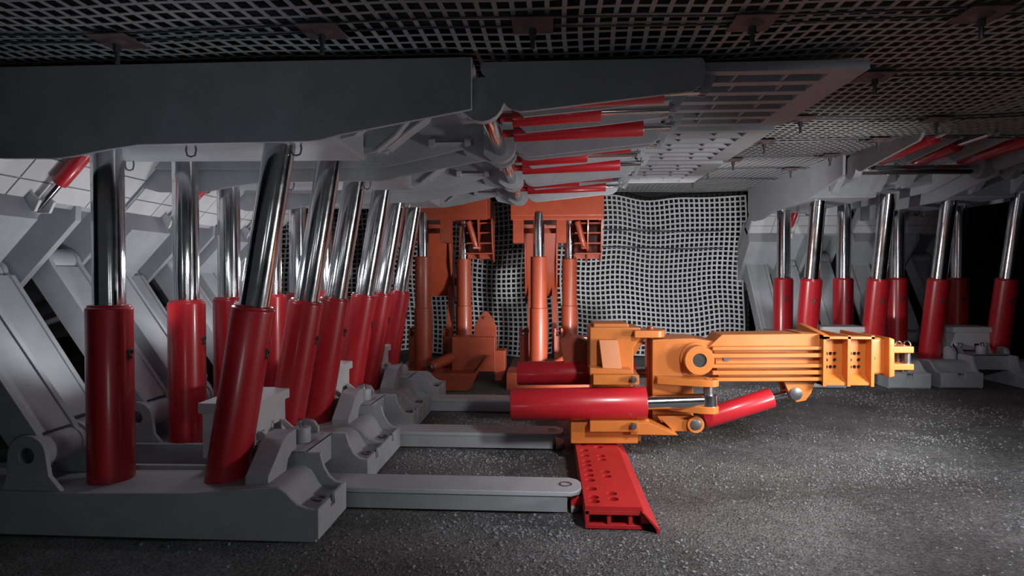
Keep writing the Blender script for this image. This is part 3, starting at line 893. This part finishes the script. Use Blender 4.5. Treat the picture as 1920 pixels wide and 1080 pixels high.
# ------------------------------------------------------------------ loose gravel
vs, fs = [], []
ico = [(0, 0, 1), (.9, 0, .35), (.28, .85, .4), (-.72, .52, .3), (-.72, -.52, .45), (.28, -.85, .3), (.7, .5, -.5), (-.3, .8, -.5), (-.85, 0, -.5), (-.3, -.8, -.5), (.7, -.5, -.5)]
icf = [(0, 1, 2), (0, 2, 3), (0, 3, 4), (0, 4, 5), (0, 5, 1), (1, 6, 2), (2, 6, 7), (2, 7, 3), (3, 7, 8), (3, 8, 4), (4, 8, 9), (4, 9, 5), (5, 9, 10), (5, 10, 1), (1, 10, 6)]
cl_c = [(random.uniform(-1.2, 6.5), random.uniform(3, 10.5)) for _ in range(70)]
cnt = 0
while cnt < 16000:
    if random.random() < .86:
        c0 = random.choice(cl_c); x = random.gauss(c0[0], .42); y = random.gauss(c0[1], .22)
    else:
        x = random.uniform(-3, 7.5); y = random.uniform(2.9, 12)
    if y > 11.0 or y < 2.8:
        continue
    if x < -1.55 and y > 4.2:
        continue
    if x < .32 and any(yy - .03 < y < yy + .4 for yy in (4.9, 6.7, 8.5)) or (.2 < x < .85 and 4.5 < y < 8.3) or (y > 9.9 and x < 1.3):
        continue
    r = random.choice((.004, .005, .006, .008, .010, .013)) * (0.7 + random.random() * .5)
    a = random.uniform(0, 6.28); ca_, sa_ = math.cos(a), math.sin(a)
    kx, ky, kz = random.uniform(.7, 1.4), random.uniform(.7, 1.2), random.uniform(.5, .9)
    z = floor_z(x, y)
    b0 = len(vs)
    for p in ico:
        q = (p[0] * kx * random.uniform(.8, 1.2), p[1] * ky, p[2] * kz)
        vs.append((x + r * (q[0] * ca_ - q[1] * sa_), y + r * (q[0] * sa_ + q[1] * ca_), z + r * (.25 + q[2])))
    fs += [tuple(b0 + k for k in f) for f in icf]
    cnt += 1
me = bpy.data.meshes.new('gravel'); me.from_pydata(vs, [], fs); me.materials.append(M['stone'])
o = bpy.data.objects.new('gravel', me); COL.objects.link(o)
tag(o, 'loose grey gravel scattered over the dark mine floor', 'gravel', kind='stuff')


# ------------------------------------------------------------------ light: unseen sources, no fixtures modelled
def spot(name, loc, aim, power, angle, radius, col=(1, 1, 1), blend=.6):
    l = bpy.data.lights.new(name, 'SPOT'); l.energy = power; l.spot_size = math.radians(angle); l.spot_blend = blend
    l.shadow_soft_size = radius; l.color = col
    o = bpy.data.objects.new(name, l); COL.objects.link(o); o.location = loc
    o.rotation_euler = (Vector(aim) - Vector(loc)).to_track_quat('-Z', 'Y').to_euler()
    return o


def point(name, loc, power, radius, col=(1, 1, 1)):
    l = bpy.data.lights.new(name, 'POINT'); l.energy = power; l.shadow_soft_size = radius; l.color = col
    o = bpy.data.objects.new(name, l); COL.objects.link(o); o.location = loc
    return o


spot('unseen_lamp', (4.3, 4.9, 1.7), (.8, 11.5, 1.0), 500, 105, .30, (1, .99, .97), .5)
spot('unseen_lamp', (1.9, 2.6, 3.2), (2.3, 5.5, 0), 620, 104, .22, (.99, .99, 1), .9)
spot('unseen_lamp', (3.7, 4.2, 1.0), (-1.6, 6.6, 1.2), 270, 84, .20, (1, .99, .98), .5)  # added light, brightens the pontoon toes and canopy undersides
spot('unseen_lamp', (5.4, 4.4, 2.6), (3.6, 6.2, 0), 300, 115, .25, (.98, .99, 1), .9)
spot('unseen_lamp', (1.0, 8.6, .7), (2.0, 14.4, 2.5), 520, 135, .12, (1, .99, .98), .5)  # added light hidden behind the column, brightens the back wall
for k in range(3):
    point('support_fill', (-2.95, Y0 + .85 + 1.8 * k, 2.0), 9, .10, (.95, .97, 1))  # added fill between the legs, brightens the canopy underside
    spot('support_fill', (-3.40, Y0 + .85 + 1.8 * k, 1.35), (-4.7, Y0 + .9 + 1.8 * k, 2.2), 36, 140, .10, (.96, .98, 1))  # added fill aimed at the rear shield
spot('support_fill', (5.31, 12.67, 1.5), (5.37, 14.2, 2.45), 26, 140, .10, (.96, .98, 1))  # added fill for the first shield of the right row
point('camera_fill', (-2.0, 1.9, .6), 11, .25, (.80, .90, 1))  # added bluish fill for the near base and canopy faces
spot('camera_fill', (-1.9, 2.7, .25), (-2.3, 4.3, 2.4), 28, 64, .2, (.78, .88, 1), 1.0)  # added light that grades the nearest canopy face from below
point('camera_fill', (.9, .8, 1.7), 7, .11, (1, 1, 1))  # unseen light added for streaks on the chrome rods
point('camera_fill', (-.7, .9, 1.75), 5, .11, (1, 1, 1))  # second added light, another streak on each rod

w = bpy.data.worlds.new('world'); scene.world = w; w.use_nodes = True
bg = w.node_tree.nodes['Background']
bg.inputs['Color'].default_value = (.78, .82, .90, 1); bg.inputs['Strength'].default_value = .035

vs_ = scene.view_settings
vs_.view_transform = 'Standard'; vs_.look = 'None'; vs_.gamma = 1.0; vs_.exposure = 0.0
vs_.use_curve_mapping = False
